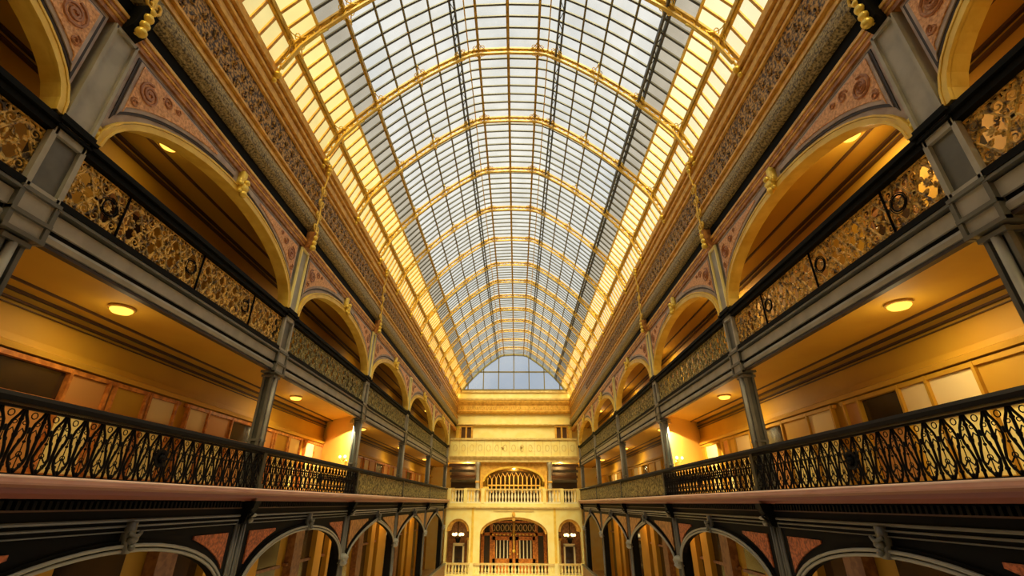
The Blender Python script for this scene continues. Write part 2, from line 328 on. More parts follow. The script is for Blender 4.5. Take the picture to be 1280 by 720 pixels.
# ------------------------------------------------------------------ columns
ROW = ['beside the camera', 'nearest in view', 'second in view', 'third in view', 'fourth in view', 'fifth in view', 'last, at the end facade']
for s in (-1, 1):
    for i, y in enumerate(COL):
        t = thing('arcade_column', (s*1.03, y, -.92), 'tall panelled iron column of the %s facade, %s' % (SIDE[s], ROW[i]), 'column', 'facade columns')
        X = lambda a, b: (s*a, s*b)
        b = MB(); b.box(*X(.985,1.085), y-.055, y+.055, -.92, -.86); b.box(*X(.992,1.08), y-.048, y+.048, -.86, -.83); b.build('base', M['green'], t)
        b = MB(); b.box(*X(1.012,1.07), y-.030, y+.030, -.83, -.05); b.box(*X(1.003,1.024), y-.0395, y+.0395, -.075, .003); b.build('lower_shaft', M['iron'], t)
        b = MB()
        for dy in (-.030, -.012, .012, .030):
            b.tube([(s*1.008, y+dy, -.83), (s*1.008, y+dy, -.06)], .0065, 8)
        b.build('colonnettes', M['greyd'], t, True)
        b = MB(); b.lathe(s*1.004, y, [(.02,-.34),(.036,-.325),(.028,-.31),(.040,-.298),(.030,-.285),(.018,-.275)], 10)
        for q in range(6): b.ball((s*.982, y+(q-2.5)*.014, -.31+.01*(q%2)), .008, 6)
        b.build('lower_capital', M['edge'], t, True)
        # bracket under the marble cornice
        b = MB(); b.prism([(s*1.0,-.075),(s*.985,-.07),(s*.978,-.04),(s*.962,-.02),(s*.955,.004),(s*1.0,.004)], y-.020, y+.020)
        b.tube([(s*.975, y-.018, -.055), (s*.955, y-.022, -.040), (s*.975, y-.018, -.028)], .005, 5)
        b.build('cornice_bracket', M['iron'], t)
        b = MB(); b.ball((s*.972, y, -.062), .010, 8); b.ball((s*.966, y, -.045), .012, 8, (1,1.6,.6)); b.build('bracket_knob', M['edge'], t, True)
        # middle storey
        b = MB(); b.box(*X(1.006,1.036), y-.020, y+.020, .045, .51); b.build('middle_shaft', M['green'], t)
        b = MB()
        for dy in (-.021, .021): b.box(*X(.998,1.010), y+dy-.0045, y+dy+.0045, .045, .50); b.box(*X(1.030,1.040), y+dy-.0045, y+dy+.0045, .045, .50)
        b.box(*X(.996,1.042), y-.028, y+.028, .045, .085); b.box(*X(.996,1.042), y-.027, y+.027, .225, .233)
        b.box(*X(.992,1.046), y-.030, y+.030, .485, .495)
        b.build('shaft_edges', M['greyd'], t)
        b = MB(); b.tube([(s*1.0, y, .09), (s*1.0, y, .485)], .009, 8)
        b.build('middle_colonnettes', M['grey'], t, True)
        # beam crossing
        b = MB(); b.box(*X(.992,1.019), y-.036, y+.036, .51, .60)
        b.build('beam_collar', M['grey'], t)
        b = MB()
        for z in (.505, .545, .598): b.box(*X(.984,1.019 if z > .53 else 1.045), y-.045, y+.045, z-.004, z+.005)
        for dy in (-.040,.040): b.box(*X(.986,1.0), y+dy-.005, y+dy+.005, .50, .60)
        b.build('collar_fillets', M['greyd'], t)
        # upper storey pier
        b = MB(); b.box(*X(1.0,1.045), y-.034, y+.034, .60, .765); b.build('upper_shaft', M['greyd'], t)
        b = MB()
        for dy in (-.037,.037): b.box(*X(.990,1.004), y+dy-.006, y+dy+.006, .60, .765)
        b.box(*X(.990,1.004), y-.037, y+.037, .748, .765); b.box(*X(.990,1.004), y-.037, y+.037, .603, .615)
        b.build('upper_edges', M['grey'], t)
        b = MB(); b.box(*X(.982,1.05), y-.044, y+.044, .765, .773); b.box(*X(.976,1.055), y-.050, y+.050, .779, .787); b.box(*X(.982,1.05), y-.044, y+.044, .792, .80)
        b.build('capital', M['iron'], t)
        b = MB(); b.box(*X(.988,1.048), y-.040, y+.040, .773, .779); b.box(*X(.984,1.05), y-.042, y+.042, .787, .792)
        b.build('capital_fillet', M['edge'], t)
        b = MB(); b.box(*X(.994,1.045), y-.036, y+.036, .80, 1.125); b.build('pilaster', M['greyd'] if i < 0 else M['grey'], t)
        b = MB()
        for dy in (-.034,.034): b.box(*X(.986,.996), y+dy-.004, y+dy+.004, .80, 1.12)
        b.box(*X(.986,.996), y-.034, y+.034, 1.11, 1.12)
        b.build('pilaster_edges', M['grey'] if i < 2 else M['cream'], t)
        b = MB()
        for dy in (-.046, .046):
            for z, q in ((.806,.010),(.822,.012),(.84,.009),(.815,.008)): b.ball((s*(1.0+.004*q), y+dy, z), q, 7, (1.3,.9,1.2))
            b.ball((s*1.018, y+dy, .815), .012, 7, (1.5,.8,1.2))
        b.build('gilded_leaf_corbels', M['goldb'], t, True)
        if 0 < i < 4:
            # gilded bracket climbing the entablature above each column
            g = thing('gilded_bracket', (s*.96, y, 1.13), 'gilded bracket with scrolls and knobs over the %s column %s' % (SIDE[s], ROW[i]), 'bracket', 'entablature brackets')
            b = MB(); b.prism([(s*.985,1.12),(s*.965,1.14),(s*.955,1.20),(s*.95,1.215),(s*.99,1.215),(s*.99,1.12)], y-.022, y+.022); b.build('block', M['iron'] if i<2 else M['brownm'], g)
            b = MB()
            b.tube([(s*.975,y,1.13),(s*.962,y,1.22),(s*.958,y,1.34),(s*.970,y,1.46),(s*.955,y,1.56),(s*.965,y,1.62)], .0042, 6)
            for k in range(4):
                z = 1.25+.075*k
                b.tube([(s*.962, y+(.012+.7*a), z+b_) for _, a, b_ in spiral(0,0,.026,1.2,PI,1,8)], .0048, 5)
                b.tube([(s*.962, y-(.012+.7*a), z+b_) for _, a, b_ in spiral(0,0,.026,1.2,PI,1,8)], .0048, 5)
            b.build('scroll_stem', M['gold'], g, True)
            for zz in (((1.135,.015),(1.162,.014),(1.190,.015),(1.216,.013)), ((1.59,.014),(1.612,.016),(1.636,.014))):
                b = MB()
                for z, q in zz: b.ball((s*.958, y, z), q, 8)
                b.build('knob_cluster', M['goldb'], g, True)

# ------------------------------------------------------------------ bays
for s in (-1, 1):
    nm = SIDE[s]
    X = lambda a, b: (s*a, s*b)
    for i, (ya, yb) in enumerate(BAY):
        y0, y1 = ya+hw, yb-hw; yc = (ya+yb)/2; L = y1-y0
        where = '%s side, %s' % (nm, NTH[i])
        # -- upper arch
        t = thing('upper_arch', (s*1.0, yc, .80), 'gold soffited arch with relief spandrels, top storey %s' % where, 'arch', 'upper gallery arches')
        a, bb, zs = L/2-.006, .262, .795
        inn = arch_pts(yc, zs, a-.016, bb-.022); mid = arch_pts(yc, zs, a-.004, bb-.008); out = arch_pts(yc, zs, a+.004, bb+.006)
        b = MB(); b.band(inn, mid, *X(.992,1.032)); b.build('archivolt', M['gold'], t, False)
        b = MB(); b.band(arch_pts(yc, zs, a-.014, bb-.020), arch_pts(yc, zs, a-.001, bb+.000), *X(.986,1.0)); b.band(arch_pts(yc, zs, a, bb+.002), arch_pts(yc, zs, a+.005, bb+.008), *X(.984,1.0)); b.band(arch_pts(yc, zs, a-.016, bb-.022), arch_pts(yc, zs, a-.010, bb-.015), *X(.984,.994)); b.build('outer_roll', M['gold'] , t)
        # plate of the spandrels
        n = 24; ys = [p[0] for p in mid]
        for h, (j0, j1) in enumerate(((0, 12), (12, 24))):
            lo = [(min(max(p[0], y0), y1), p[1]) for p in mid[j0:j1+1]]
            hi = [(q[0], 1.125) for q in lo]
            b = MB(); b.band(lo, hi, *X(1.0,1.028)); pl = b.build('spandrel_panel', M['mauve'], t)
            # inset triangle
            m_ = .030
            d = 1 if h == 0 else -1; ye = (y0+m_) if h == 0 else (y1-m_)
            def curve(off, n_=14):
                oo = arch_pts(yc, zs, a+off, bb+off, 48)
                side = [p for p in oo if (p[0]-yc)*d < 0]
                return sorted(side, key=lambda p: abs(p[0]-yc), reverse=True)
            def tri(mar, off, top):
                cu = curve(off, 30); e0 = (y0+mar) if h == 0 else (y1-mar)
                pts = [p for p in cu if (p[0]-e0)*d > 0 and p[1] < top-.004]
                # z on the curve at e0
                prev = [p for p in cu if (p[0]-e0)*d <= 0]
                z0 = prev[-1][1] if prev else zs
                lo_ = [(e0, z0)] + pts
                return lo_, [(p[0], top) for p in lo_]
            lo2, hi2 = tri(.018, .024, 1.112)
            if len(lo2) > 2:
                b = MB(); b.band(lo2, hi2, *X(.997,1.01)); b.build('panel_border', M['dark'], t)
                lo3, hi3 = tri(.026, .032, 1.106); b = MB(); b.band(lo3, hi3, *X(.994,1.01)); b.build('panel_bead', M['mauve'], t)
                lo4, hi4 = tri(.036, .044, 1.098)
                b = MB(); b.band(lo4, hi4, *X(.991,1.0)); ip = b.build('relief_panel', M['copper'], t)
                e0 = lo4[0][0]; zm = lo4[0][1]; hgt = 1.098-zm
                b = MB(); cy = e0+d*hgt*.27; cz = 1.098-hgt*.36; r = hgt*.21
                b.tube([(s*.990, p[1], p[2]) for p in spiral(cy, cz, r, 2.2, PI/2, d, 26, .12)], .0040, 5)
                b.tube([(s*.990, p[1], p[2]) for p in ring(cy, cz, r*.32, 8)], .004, 5, True)
                b.tube([(s*.990, p[1], p[2]) for p in spiral(cy+d*hgt*.36, 1.098-hgt*.17, r*.55, 1.4, PI, -d, 14)], .0032, 4)
                b.tube([(s*.990, p[1], p[2]) for p in spiral(cy+d*hgt*.62, 1.098-hgt*.10, r*.32, 1.2, PI, d, 10)], .0026, 4)
                b.tube([(s*.990, p[1], p[2]) for p in spiral(e0+d*hgt*.10, 1.098-hgt*.70, r*.42, 1.3, PI/2, d, 12)], .0028, 4)
                b.build('scroll_relief', M['relief'], ip)
        b = MB(); b.box(*X(.978,1.005), yc-.012, yc+.012, zs+bb-.020, 1.13)
        b.ball((s*.975, yc, zs+bb+.0), .019, 8, (1,1,1.3)); b.ball((s*.968, yc, zs+bb-.026), .014, 8); b.ball((s*.966, yc, zs+bb+.024), .013, 8)
        for q in (-1,1): b.ball((s*.974, yc+q*.018, zs+bb+.012), .011, 7); b.ball((s*.974, yc+q*.015, zs+bb-.02), .009, 7)
        b.build('keystone', M['goldb'], t, True)
        # -- upper parapet
        t = thing('gallery_parapet', (s*1.0, yc, .60), 'gilded scrollwork parapet under the upper arch, %s' % where, 'railing', 'upper gallery parapets')
        b = MB(); b.box(*X(.990,1.03), y0, y1, .752, .768); b.box(*X(.982,1.035), y0, y1, .770, .784); b.build('top_rail', M['iron'], t)
        b = MB(); b.box(*X(.990,1.03), y0, y1, .602, .618); b.build('bottom_rail', M['iron'], t)
        n = max(1, round(L/PW)); st = L/n
        for k in range(n):
            p = (s*1.008, y0+st*(k+.5), .621)
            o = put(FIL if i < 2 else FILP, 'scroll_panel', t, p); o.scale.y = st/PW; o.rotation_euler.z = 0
            if k % 4 == 1 and i < 2: o = put(MED, 'ring_medallion', t, (s*1.002, p[1], p[2])); o.scale.y = st/PW
        # -- beam of the upper floor
        t = thing('gallery_beam', (s*1.0, yc, .50), 'grey floor beam below the scrollwork parapet, %s' % where, 'beam', 'upper gallery beams')
        b = MB(); b.box(*X(1.004,1.018), y0, y1, .515, .60); b.build('web', M['iron'], t)
        b = MB(); b.box(*X(.997,1.01), y0, y1, .550, .585); b.build('face_board', M['grey'], t)
        b = MB(); b.prism([(s*1.01,.517),(s*.999,.519),(s*.996,.530),(s*1.0,.538),(s*1.01,.538)], y0, y1); b.build('lower_moulding', M['grey'], t)
        b = MB(); b.box(*X(.985,1.03), y0, y1, .590, .596); b.box(*X(.992,1.03), y0, y1, .598, .602); b.build('shelf_moulding', M['greyd'], t)
        b = MB(); b.box(*X(1.0,1.018), y0, y1, .508, .515); b.build('soffit_strip', M['dark'], t)
        # -- middle railing
        t = thing('balcony_railing', (s*.975, yc, .045), 'black scrolled iron railing over the rose cornice, %s' % where, 'railing', 'middle gallery railings')
        b = MB(); b.prism([(s*.958,.181),(s*.955,.190),(s*.962,.199),(s*.988,.199),(s*.995,.190),(s*.992,.181)], ya, yb); b.build('handrail', M['irond'], t)
        b = MB(); b.box(*X(.970,.980), ya, yb, .172, .177); b.build('upper_bar', M['irond'], t)
        b = MB(); b.box(*X(.970,.980), ya, yb, .047, .051); b.build('lower_bar', M['irond'], t)
        n = round((yb-ya)/UW); st = (yb-ya)/n
        for k in range(n):
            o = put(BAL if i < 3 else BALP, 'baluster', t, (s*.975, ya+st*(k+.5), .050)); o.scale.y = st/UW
        if i < 3:
          b = MB()
          for q in range(8): leafv(b, yc, .112, q*PI/4, .030, .008, s*.972)
          b.tube([(s*.972, p[1], p[2]) for p in ring(yc, .112, .022, 14)], .003, 5, True); b.ball((s*.970, yc, .112), .010, 8)
          b.build('rosette', M['irond'], t)
        b = MB(); b.box(*X(.968,.985), ya-.012, ya+.012, .045, .185); b.box(*X(.962,.990), ya-.018, ya+.018, .045, .065); b.build('newel', M['green'], t)
        # -- lower arch
        t = thing('lower_arch', (s*1.0, yc, -.30), 'dark iron arch with pale rolls under rose cornice, %s' % where, 'arch', 'lower arcade arches')
        a2, b2, z2 = L/2-.004, .205, -.30; pt = 0 if i < 3 else .45
        n = 24
        in2 = arch_pts(yc, z2, a2-.030, b2-.024, n, 2.0, pt); ou2 = arch_pts(yc, z2, a2, b2, n, 2.0, pt)
        b = MB(); b.band(in2, ou2, *X(1.0,1.026)); b.build('archivolt', M['iron'], t)
        b = MB()
        for d_, xx in ((.028,.996),(.014,.994)):
            b.tube([(s*xx, p[0], p[1]) for p in arch_pts(yc, z2, a2-d_, b2-d_*.85, n, 2.0, pt)], .0050, 6)
        b.build('edge_rolls', M['edge'], t, True)
        ztop = -.075
        for h, (j0, j1) in enumerate(((0, 12), (12, 24))):
            lo = [(min(max(p[0], y0), y1), p[1]) for p in ou2[j0:j1+1]]; hi = [(q[0], ztop) for q in lo]
            b = MB(); b.band(lo, hi, *X(1.008,1.024)); b.build('spandrel', M['iron'], t)
            d = 1 if h == 0 else -1; e0 = (y0+.034) if h == 0 else (y1-.034)
            cu = [p for p in arch_pts(yc, z2, a2+.016, b2+.022, 48, 2.0, pt) if (p[0]-yc)*d < 0]
            cu = sorted(cu, key=lambda p: -abs(p[0]-yc)); pts = [p for p in cu if (p[0]-e0)*d > 0 and p[1] < ztop-.030]
            pv = [p for p in cu if (p[0]-e0)*d <= 0]
            lo_ = [(e0, pv[-1][1] if pv else z2)] + pts
            if len(lo_) > 2:
                b = MB(); b.band(lo_, [(p[0], ztop-.026) for p in lo_], *X(1.003,1.01)); b.build('red_relief_panel', M['redcop' if i < 3 else 'brownm'], t)
        b = MB(); b.box(*X(.984,1.02), yc-.010, yc+.010, z2+b2-.030, -.05); b.ball((s*.98, yc, z2+b2+.004), .013, 8, (1,1.2,1)); b.ball((s*.976, yc, z2+b2-.016), .009, 7)
        b.tube([(s*.978, yc-.022, z2+b2+.02), (s*.972, yc-.006, z2+b2+.012), (s*.972, yc+.006, z2+b2+.012), (s*.978, yc+.022, z2+b2+.02)], .005, 6)
        b.build('keystone', M['greyd'], t, True)
        # -- beam above the lower arch
        t = thing('arcade_beam', (s*1.0, yc, -.075), 'dark moulded iron beam above the lower arch, %s' % where, 'beam', 'lower arcade beams')
        b = MB(); b.box(*X(1.003,1.025), y0, y1, -.075, .004); b.build('web', M['iron'], t)
        b = MB()
        for z, x_, r_ in ((-.046,.996,.0040),(-.060,.999,.0030),(-.073,1.0,.0018)): b.tube([(s*x_, y0, z), (s*x_, y1, z)], r_, 6)
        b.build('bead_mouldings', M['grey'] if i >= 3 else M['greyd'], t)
        b = MB(); b.box(*X(.994,1.01), y0, y1, -.022, -.018); b.build('dentil_rail', M['moul'], t)
        b = MB(); k = y0+.006
        while k < y1-.01: b.box(*X(.988,1.005), k, k+.008, -.018, .0); k += .018
        b.build('dentils', M['iron'], t)
        # -- shopfront on the middle gallery wall
        t = thing('shopfront', (s*1.375, yc, .045), 'shop front with transom lights, middle gallery wall, %s' % where, 'shopfront', 'middle gallery shop fronts')
        b = MB()
        b.box(*X(1.362,1.378), y0-.02, y1+.02, .366, .380); b.box(*X(1.355,1.378), y0-.02, y1+.02, .262, .278); b.box(*X(1.365,1.378), y0-.03, y1+.03, .045, .075)
        seq = {-1: [('pale',.14),('tan',.19),('dglass',.27),('tan',.16),('woodb',.03),('plasterw',.16),('woodb',.02),('pale',.16)],
               1: [('pale',.20),('plasterw',.24),('dglass',.24),('pale',.14),('pale',.22),('plasterw',.10),('tan',.1)]}[s]
        if i % 2: seq = seq if s < 0 else [seq[4], seq[5], seq[1], seq[0], seq[3], seq[2], seq[6]]
        tot = sum(q[1] for q in seq); yy = y0
        for (mm, wd) in seq:
            wd = wd/tot*L
            b.box(*X(1.36,1.378), yy-.005, yy+.005, .046, .380)
            q = MB(); q.box(*X(1.370 if mm != 'dglass' else 1.377,1.378), yy+.006, yy+wd-.006, .279, .365); q.build('transom_light', M[mm], t)
            q = MB(); q.box(*X(1.372,1.378), yy+.006, yy+wd-.006, .076, .261); q.build('window_light', M['tan'] if mm == 'dglass' else M['cream'], t)
            yy += wd
        b.box(*X(1.36,1.378), y1-.005, y1+.005, .046, .380)
        b.build('frame', M['wood'] if s < 0 else M['plaster'], t)
        # -- upper gallery wall doors
        t = thing('gallery_door', (s*1.375, yc, .60), 'dark double door on the upper gallery wall, %s' % where, 'door', 'upper gallery doors')
        b = MB(); b.box(*X(1.360,1.378), yc-.11, yc-.095, .602, 1.0); b.box(*X(1.360,1.378), yc+.095, yc+.11, .602, 1.0); b.box(*X(1.355,1.378), yc-.12, yc+.12, 1.0, 1.02); b.build('frame', M['moul'], t)
        for q in (-1, 1):
            b = MB(); b.box(*X(1.368,1.378), yc+min(0,q*.094), yc+max(0,q*.094), .602, 1.0); dd = b.build('leaf', M['woodb'], t)
            b = MB(); b.box(*X(1.364,1.37), yc+q*.048-.032, yc+q*.048+.032, .72, .96); b.build('pane', M['dglass'], dd)
        # -- lower gallery shop door
        t = thing('lower_shop_entrance', (s*1.375, yc, -.92), 'amber piers and dark glass door behind the lower arch, %s' % where, 'shopfront', 'lower gallery shop entrances')
        lay = ((.0,.46,'dglass',-.02),(.46,.68,'plaster',-.02),(.68,.98,'dglass',-.06)) if i < 2 else ((.02,.12,'woodb',-.02),(.12,.30,'dglass',-.04),(.30,.40,'plasterw',-.02),(.40,.50,'dglass',-.04),(.50,.72,'plaster',-.02),(.72,.98,'dglass',-.04))
        for k, (f0, f1, mm, z1_) in enumerate(lay):
            b = MB(); dp = 1.33 if mm in ('plasterw','plaster','woodb') else 1.365
            b.box(*X(dp,1.378), y0+f0*L, y0+f1*L, -.92, z1_); b.build('pier' if dp < 1.35 else 'glass_door', M[mm], t)
        b = MB(); b.box(*X(1.35,1.378), y0, y1, -.16, -.13); b.box(*X(1.35,1.378), y0, y1, -.35, -.335); b.build('transom_bar', M['woodb'], t)
    # -- long rose marble cornice
    t = thing('balcony_cornice', (s*.97, 3.3, .0), 'polished rose marble cornice along the %s middle gallery' % nm, 'cornice')
    b = MB(); b.prism([(s*1.0,.030),(s*.956,.030),(s*.950,.034),(s*.950,.043),(s*.954,.047),(s*1.0,.047)], COL[0], YF); b.build('nosing', M['marble'], t)
    b = MB(); b.tube([(s*.952, COL[0], .044), (s*.952, YF, .044)], .0035, 8); b.build('edge_roll', M['rose'], t, True)  # paler roll paints a highlight line along the nosing
    b = MB(); b.prism([(s*1.0,.024),(s*.962,.024),(s*.958,.030),(s*1.0,.030)], COL[0], YF); b.build('shadow_bead', M['redm'], t)
    b = MB(); b.prism([(s*1.0,.004),(s*.982,.004),(s*.968,.014),(s*.966,.024),(s*1.0,.024)], COL[0], YF); b.build('cavetto', M['redm'], t)

# ------------------------------------------------------------------ gallery lamps
LPOS = {-1: [(1.18,.14),(1.178,1.29),(1.21,2.60),(1.2,3.80),(1.2,5.15),(1.2,6.58)], 1: [(1.18,.14),(1.178,1.27),(1.19,2.56),(1.2,3.80),(1.2,5.15),(1.2,6.58)]}
def lamp_light(name, p, power, col=(1,.56,.17), r=.12, parent=None):
    l = bpy.data.lights.new(name, 'POINT'); l.energy = power; l.color = col; l.shadow_soft_size = r
    o = bpy.data.objects.new(name, l); C.objects.link(o)
    if parent: o.parent = parent; o.location = W(p) - root_loc(parent)
    else: o.location = W(p)
    return o
def down_light(p, power, col, parent):
    l = bpy.data.lights.new('lamp_disc', 'AREA'); l.shape = 'DISK'; l.size = .36; l.energy = power; l.color = col
    o = bpy.data.objects.new('lamp_disc', l); C.objects.link(o); o.parent = parent; o.location = W(p) - root_loc(parent)
PWR = {-1: 46, 1: 80}
for s in (-1, 1):
    for lev, z, pw in (('middle', .545, 1.0), ('upper', 1.185, .30)):
        for i, (x, y) in enumerate(LPOS[s]):
            if lev == 'upper': x, y = 1.22, y-.02
            t = thing('ceiling_lamp', (s*x, y, z-.02), 'round glowing ceiling lamp of the %s %s gallery, %s' % (SIDE[s], lev, NTH[i]), 'lamp', 'gallery ceiling lamps')
            b = MB(); b.lathe(s*x, y, [(.034,z),(.036,z-.006),(.030,z-.008)], 20); b.build('ceiling_rose', M['goldm'], t, True)
            b = MB(); b.lathe(s*x, y, [(.030,z-.007),(.030,z-.012),(.024,z-.018),(.010,z-.021)], 20); b.build('glass_shade', M['lampglow'], t, True)
            p = PWR[s]*pw*(1.0 if (lev == 'middle' or s < 0) else 5.0)
            down_light((s*x, y, z-.026), p*.8, (1,.78,.40), t)
            lamp_light('lamp_light', (s*x, y, z-.075), p*.22, (1,.78,.40), .25, t)
        # lower gallery lamps
    for i, y in enumerate((1.3, 2.55, 3.8, 5.15, 6.58)):
        t = thing('pendant_lamp', (s*1.2, y, -.10), 'small globe pendant behind the %s lower arch, %s' % (SIDE[s], NTH[i+1]), 'lamp', 'lower gallery pendants')
        b = MB(); b.tube([(s*1.2,y,.004),(s*1.2,y,-.07)], .002, 5); b.build('rod', M['iron'], t)
        b = MB(); b.ball((s*1.2,y,-.085), .013, 10); b.build('globe', M['bulb'], t, True)
        lamp_light('lamp_light', (s*1.2, y, -.11), [10,22,55,90,100][i], (1,.50,.12), .1, t)

# ------------------------------------------------------------------ cross walls of the middle galleries
for s in (-1, 1):
    nm = SIDE[s]
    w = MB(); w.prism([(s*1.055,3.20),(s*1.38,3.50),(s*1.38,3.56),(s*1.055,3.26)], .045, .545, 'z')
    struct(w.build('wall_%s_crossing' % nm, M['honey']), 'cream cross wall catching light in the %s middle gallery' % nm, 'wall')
    t = thing('wall_sconce', (s*1.09, 3.19, .24), 'small brass wall lamp on the cream cross wall of the %s gallery' % nm, 'lamp')
    b = MB(); b.tube([(s*1.09,3.235,.25),(s*1.09,3.17,.245),(s*1.075,3.15,.26)], .0035, 6); b.tube([(s*1.09,3.235,.25),(s*1.11,3.18,.245),(s*1.115,3.17,.262)], .003, 6); b.ball((s*1.09,3.225,.25), .012, 8); b.build('arm', M['goldb'], t, True)
    b = MB(); b.ball((s*1.075,3.15,.272), .011, 8); b.ball((s*1.115,3.17,.272), .010, 8); b.build('globe', M['bulb'], t, True)
    t = thing('added_wedge_spot', (s*1.03, 3.07, .50), 'added spotlight under the beam throwing a wedge of light on the %s cross wall' % nm, 'lamp')  # made-up fixture, added to shape the lit wedge on the wall
    b = MB(); b.lathe(s*1.045, 3.10, [(.010,.505),(.012,.495),(.014,.478),(.012,.476)], 10); b.build('housing', M['goldm'], t, True)
    l = bpy.data.lights.new('spot_beam', 'SPOT'); l.energy = 900; l.color = (1,.86,.50); l.spot_size = math.radians(84); l.spot_blend = .12; l.shadow_soft_size = .03
    o = bpy.data.objects.new('spot_beam', l); C.objects.link(o); o.parent = t; o.location = W((s*1.045, 3.10, .47)) - root_loc(t)
    o.rotation_euler = Vector((s*.38, .52, -.76)).to_track_quat('-Z', 'Y').to_euler()

# ------------------------------------------------------------------ glass roof
PR = [(1.0,1.70),(.94,1.84),(.85,1.96),(.75,2.075),(.64,2.185),(.53,2.285),(.415,2.375),(.30,2.455),(.24,2.488),(.18,2.503),(0,2.512)]
full = [(-x, z) for x, z in PR] + [(x, z) for x, z in reversed(PR[:-1])]
def inset(pts, d):
    out = []
    for i, p in enumerate(pts):
        a = pts[max(i-1,0)]; b = pts[min(i+1, len(pts)-1)]
        tx, tz = b[0]-a[0], b[1]-a[1]; l = math.hypot(tx, tz); out.append((p[0]+d*tz/l, p[1]-d*tx/l))
    return out
RY = [1.9+.545*k for k in range(-5, 6)] + [4.625+.447*k for k in range(1, 8)]
rn = 0
for k, y in enumerate(RY):
    if y < YB or y > YE-.1: continue
    t = thing('roof_rib', (0, y, 1.70), 'gold lattice arched roof rib, number %d counting from the camera end' % (rn+1), 'roof rib', 'roof ribs'); rn += 1
    o1, o2 = inset(full, .004), inset(full, .016); l1, l2 = inset(full, .040), inset(full, .050)
    b = MB(); b.band(o1, o2, y-.009, y+.009, 'y'); b.build('upper_chord', M['goldrib'], t)
    b = MB(); b.band(l1, l2, y-.008, y+.008, 'y'); b.build('lower_chord', M['gold'], t)
    b = MB(); top = inset(full, .016); bot = inset(full, .040)
    def lerp(a, c, f): return (a[0]+(c[0]-a[0])*f, a[1]+(c[1]-a[1])*f)
    for j in range(len(full)-1):
        m_ = 4
        for q in range(m_):
            p0, p1 = (top, bot) if q % 2 == 0 else (bot, top)
            A = lerp(p0[j], p0[j+1], q/m_); B = lerp(p1[j], p1[j+1], (q+1)/m_)
            b.tube([(A[0], y, A[1]), (B[0], y, B[1])], .0028, 4)
        c = lerp(lerp(top[j],top[j+1],.5), lerp(bot[j],bot[j+1],.5), .5)
    b.build('lattice', M['gold'], t)
    # curled corner brackets between rib and purlins, in the slope of the roof
    low = inset(full, .018)
    for j in (1, 3, 5, 7, 9, 11, 13, 15, 17, 19):
        if j >= len(low): continue
        br = MB(); p = Vector((low[j][0], y, low[j][1]))
        for e_ in (-1, 1):
            if not 0 <= j+e_ < len(low): continue
            q = Vector((low[j+e_][0], y, low[j+e_][1])); tv = (q-p).normalized()
            for d in (-1, 1):
                yv = Vector((0, d, 0)); r0 = .075
                br.tube([p + tv*(r0*(1-math.cos(a_))) + yv*(r0*(1-math.sin(a_))) for a_ in [PI/2*u/5 for u in range(6)]], .0028, 4)
                cc = p + tv*.022 + yv*.024
                br.tube([cc + tv*.013*math.cos(u*PI/4) + yv*.013*math.sin(u*PI/4) for u in range(8)], .0024, 4, True)
        br.build('scroll_bracket', M['goldb'], t)
    for sd in (-1, 1):       # spandrel bracket at the foot
        br = MB()
        f = [(sd*.985,1.62),(sd*.955,1.70),(sd*.925,1.77),(sd*.88,1.86),(sd*.80,1.93)]
        br.tube([(p[0],y,p[1]) for p in f], .0055, 6)
        for c_, r_ in (((.955,1.76),.022),((.915,1.84),.018),((.87,1.90),.014)):
            br.tube([(sd*(c_[0]+r_*math.cos(q*PI/5)), y, c_[1]+r_*math.sin(q*PI/5)) for q in range(10)], .0030, 4, True)
        br.ball((sd*.965, y, 1.64), .017, 8); br.ball((sd*.975, y, 1.61), .012, 8)
        br.build('foot_bracket', M['goldb'], t, True)
PUR = {1:('goldrib',.011,.026),2:('gold',.005,.014),3:('P2',.007,.024),4:('olive',.0045,.012),5:('olive',.0045,.012),6:('olive',.0045,.012),7:('bar',.006,.026),8:('gold',.003,.012),9:('goldrib',.0070,.018),10:('goldrib',.0085,.018)}
HT = {1:'lowest',2:'second lowest',3:'third lowest',4:'fourth lowest',5:'fifth lowest',6:'sixth lowest',7:'seventh lowest, double barred',8:'eighth lowest',9:'ninth lowest, beside the ridge',10:'ridge'}
for j, (mm, wd, dp) in PUR.items():
    for sd in ((-1, 1) if j < 10 else (1,)):
        x, z = PR[j]; x *= sd
        m2 = mm
        if mm == 'P2': m2 = 'goldrib' if sd < 0 else 'bar'
        b = MB()
        if m2 == 'bar':
            for q in (-1, 1): b.box(x+q*.0125-wd*.8, x+q*.0125+wd*.8, YB, YE, z-dp, z+.001)
            yy = YB
            while yy < YE-.1:
                b.tube([(x-.0125, yy, z-.008), (x+.0125, yy+.06, z-.008)], .0022, 4); b.tube([(x+.0125, yy+.06, z-.008), (x-.0125, yy+.12, z-.008)], .0022, 4); yy += .12
        else:
            b.box(x-wd, x+wd, YB, YE, z-dp, z+.001)
            if wd > .006: b.box(x-wd*.5, x+wd*.5, YB, YE, z-dp-.006, z-dp)
        lab = 'central ridge beam running the length of the glass roof' if j == 10 else 'long roof purlin on the %s slope, %s of that slope' % (SIDE[sd], HT[j])
        tag(b.build('roof_purlin', M[m2]), lab, 'roof beam', 'roof purlins')
sn = 0
edges = [YB+.005] + [y for y in RY if YB < y < YE-.1] + [YE-.006]
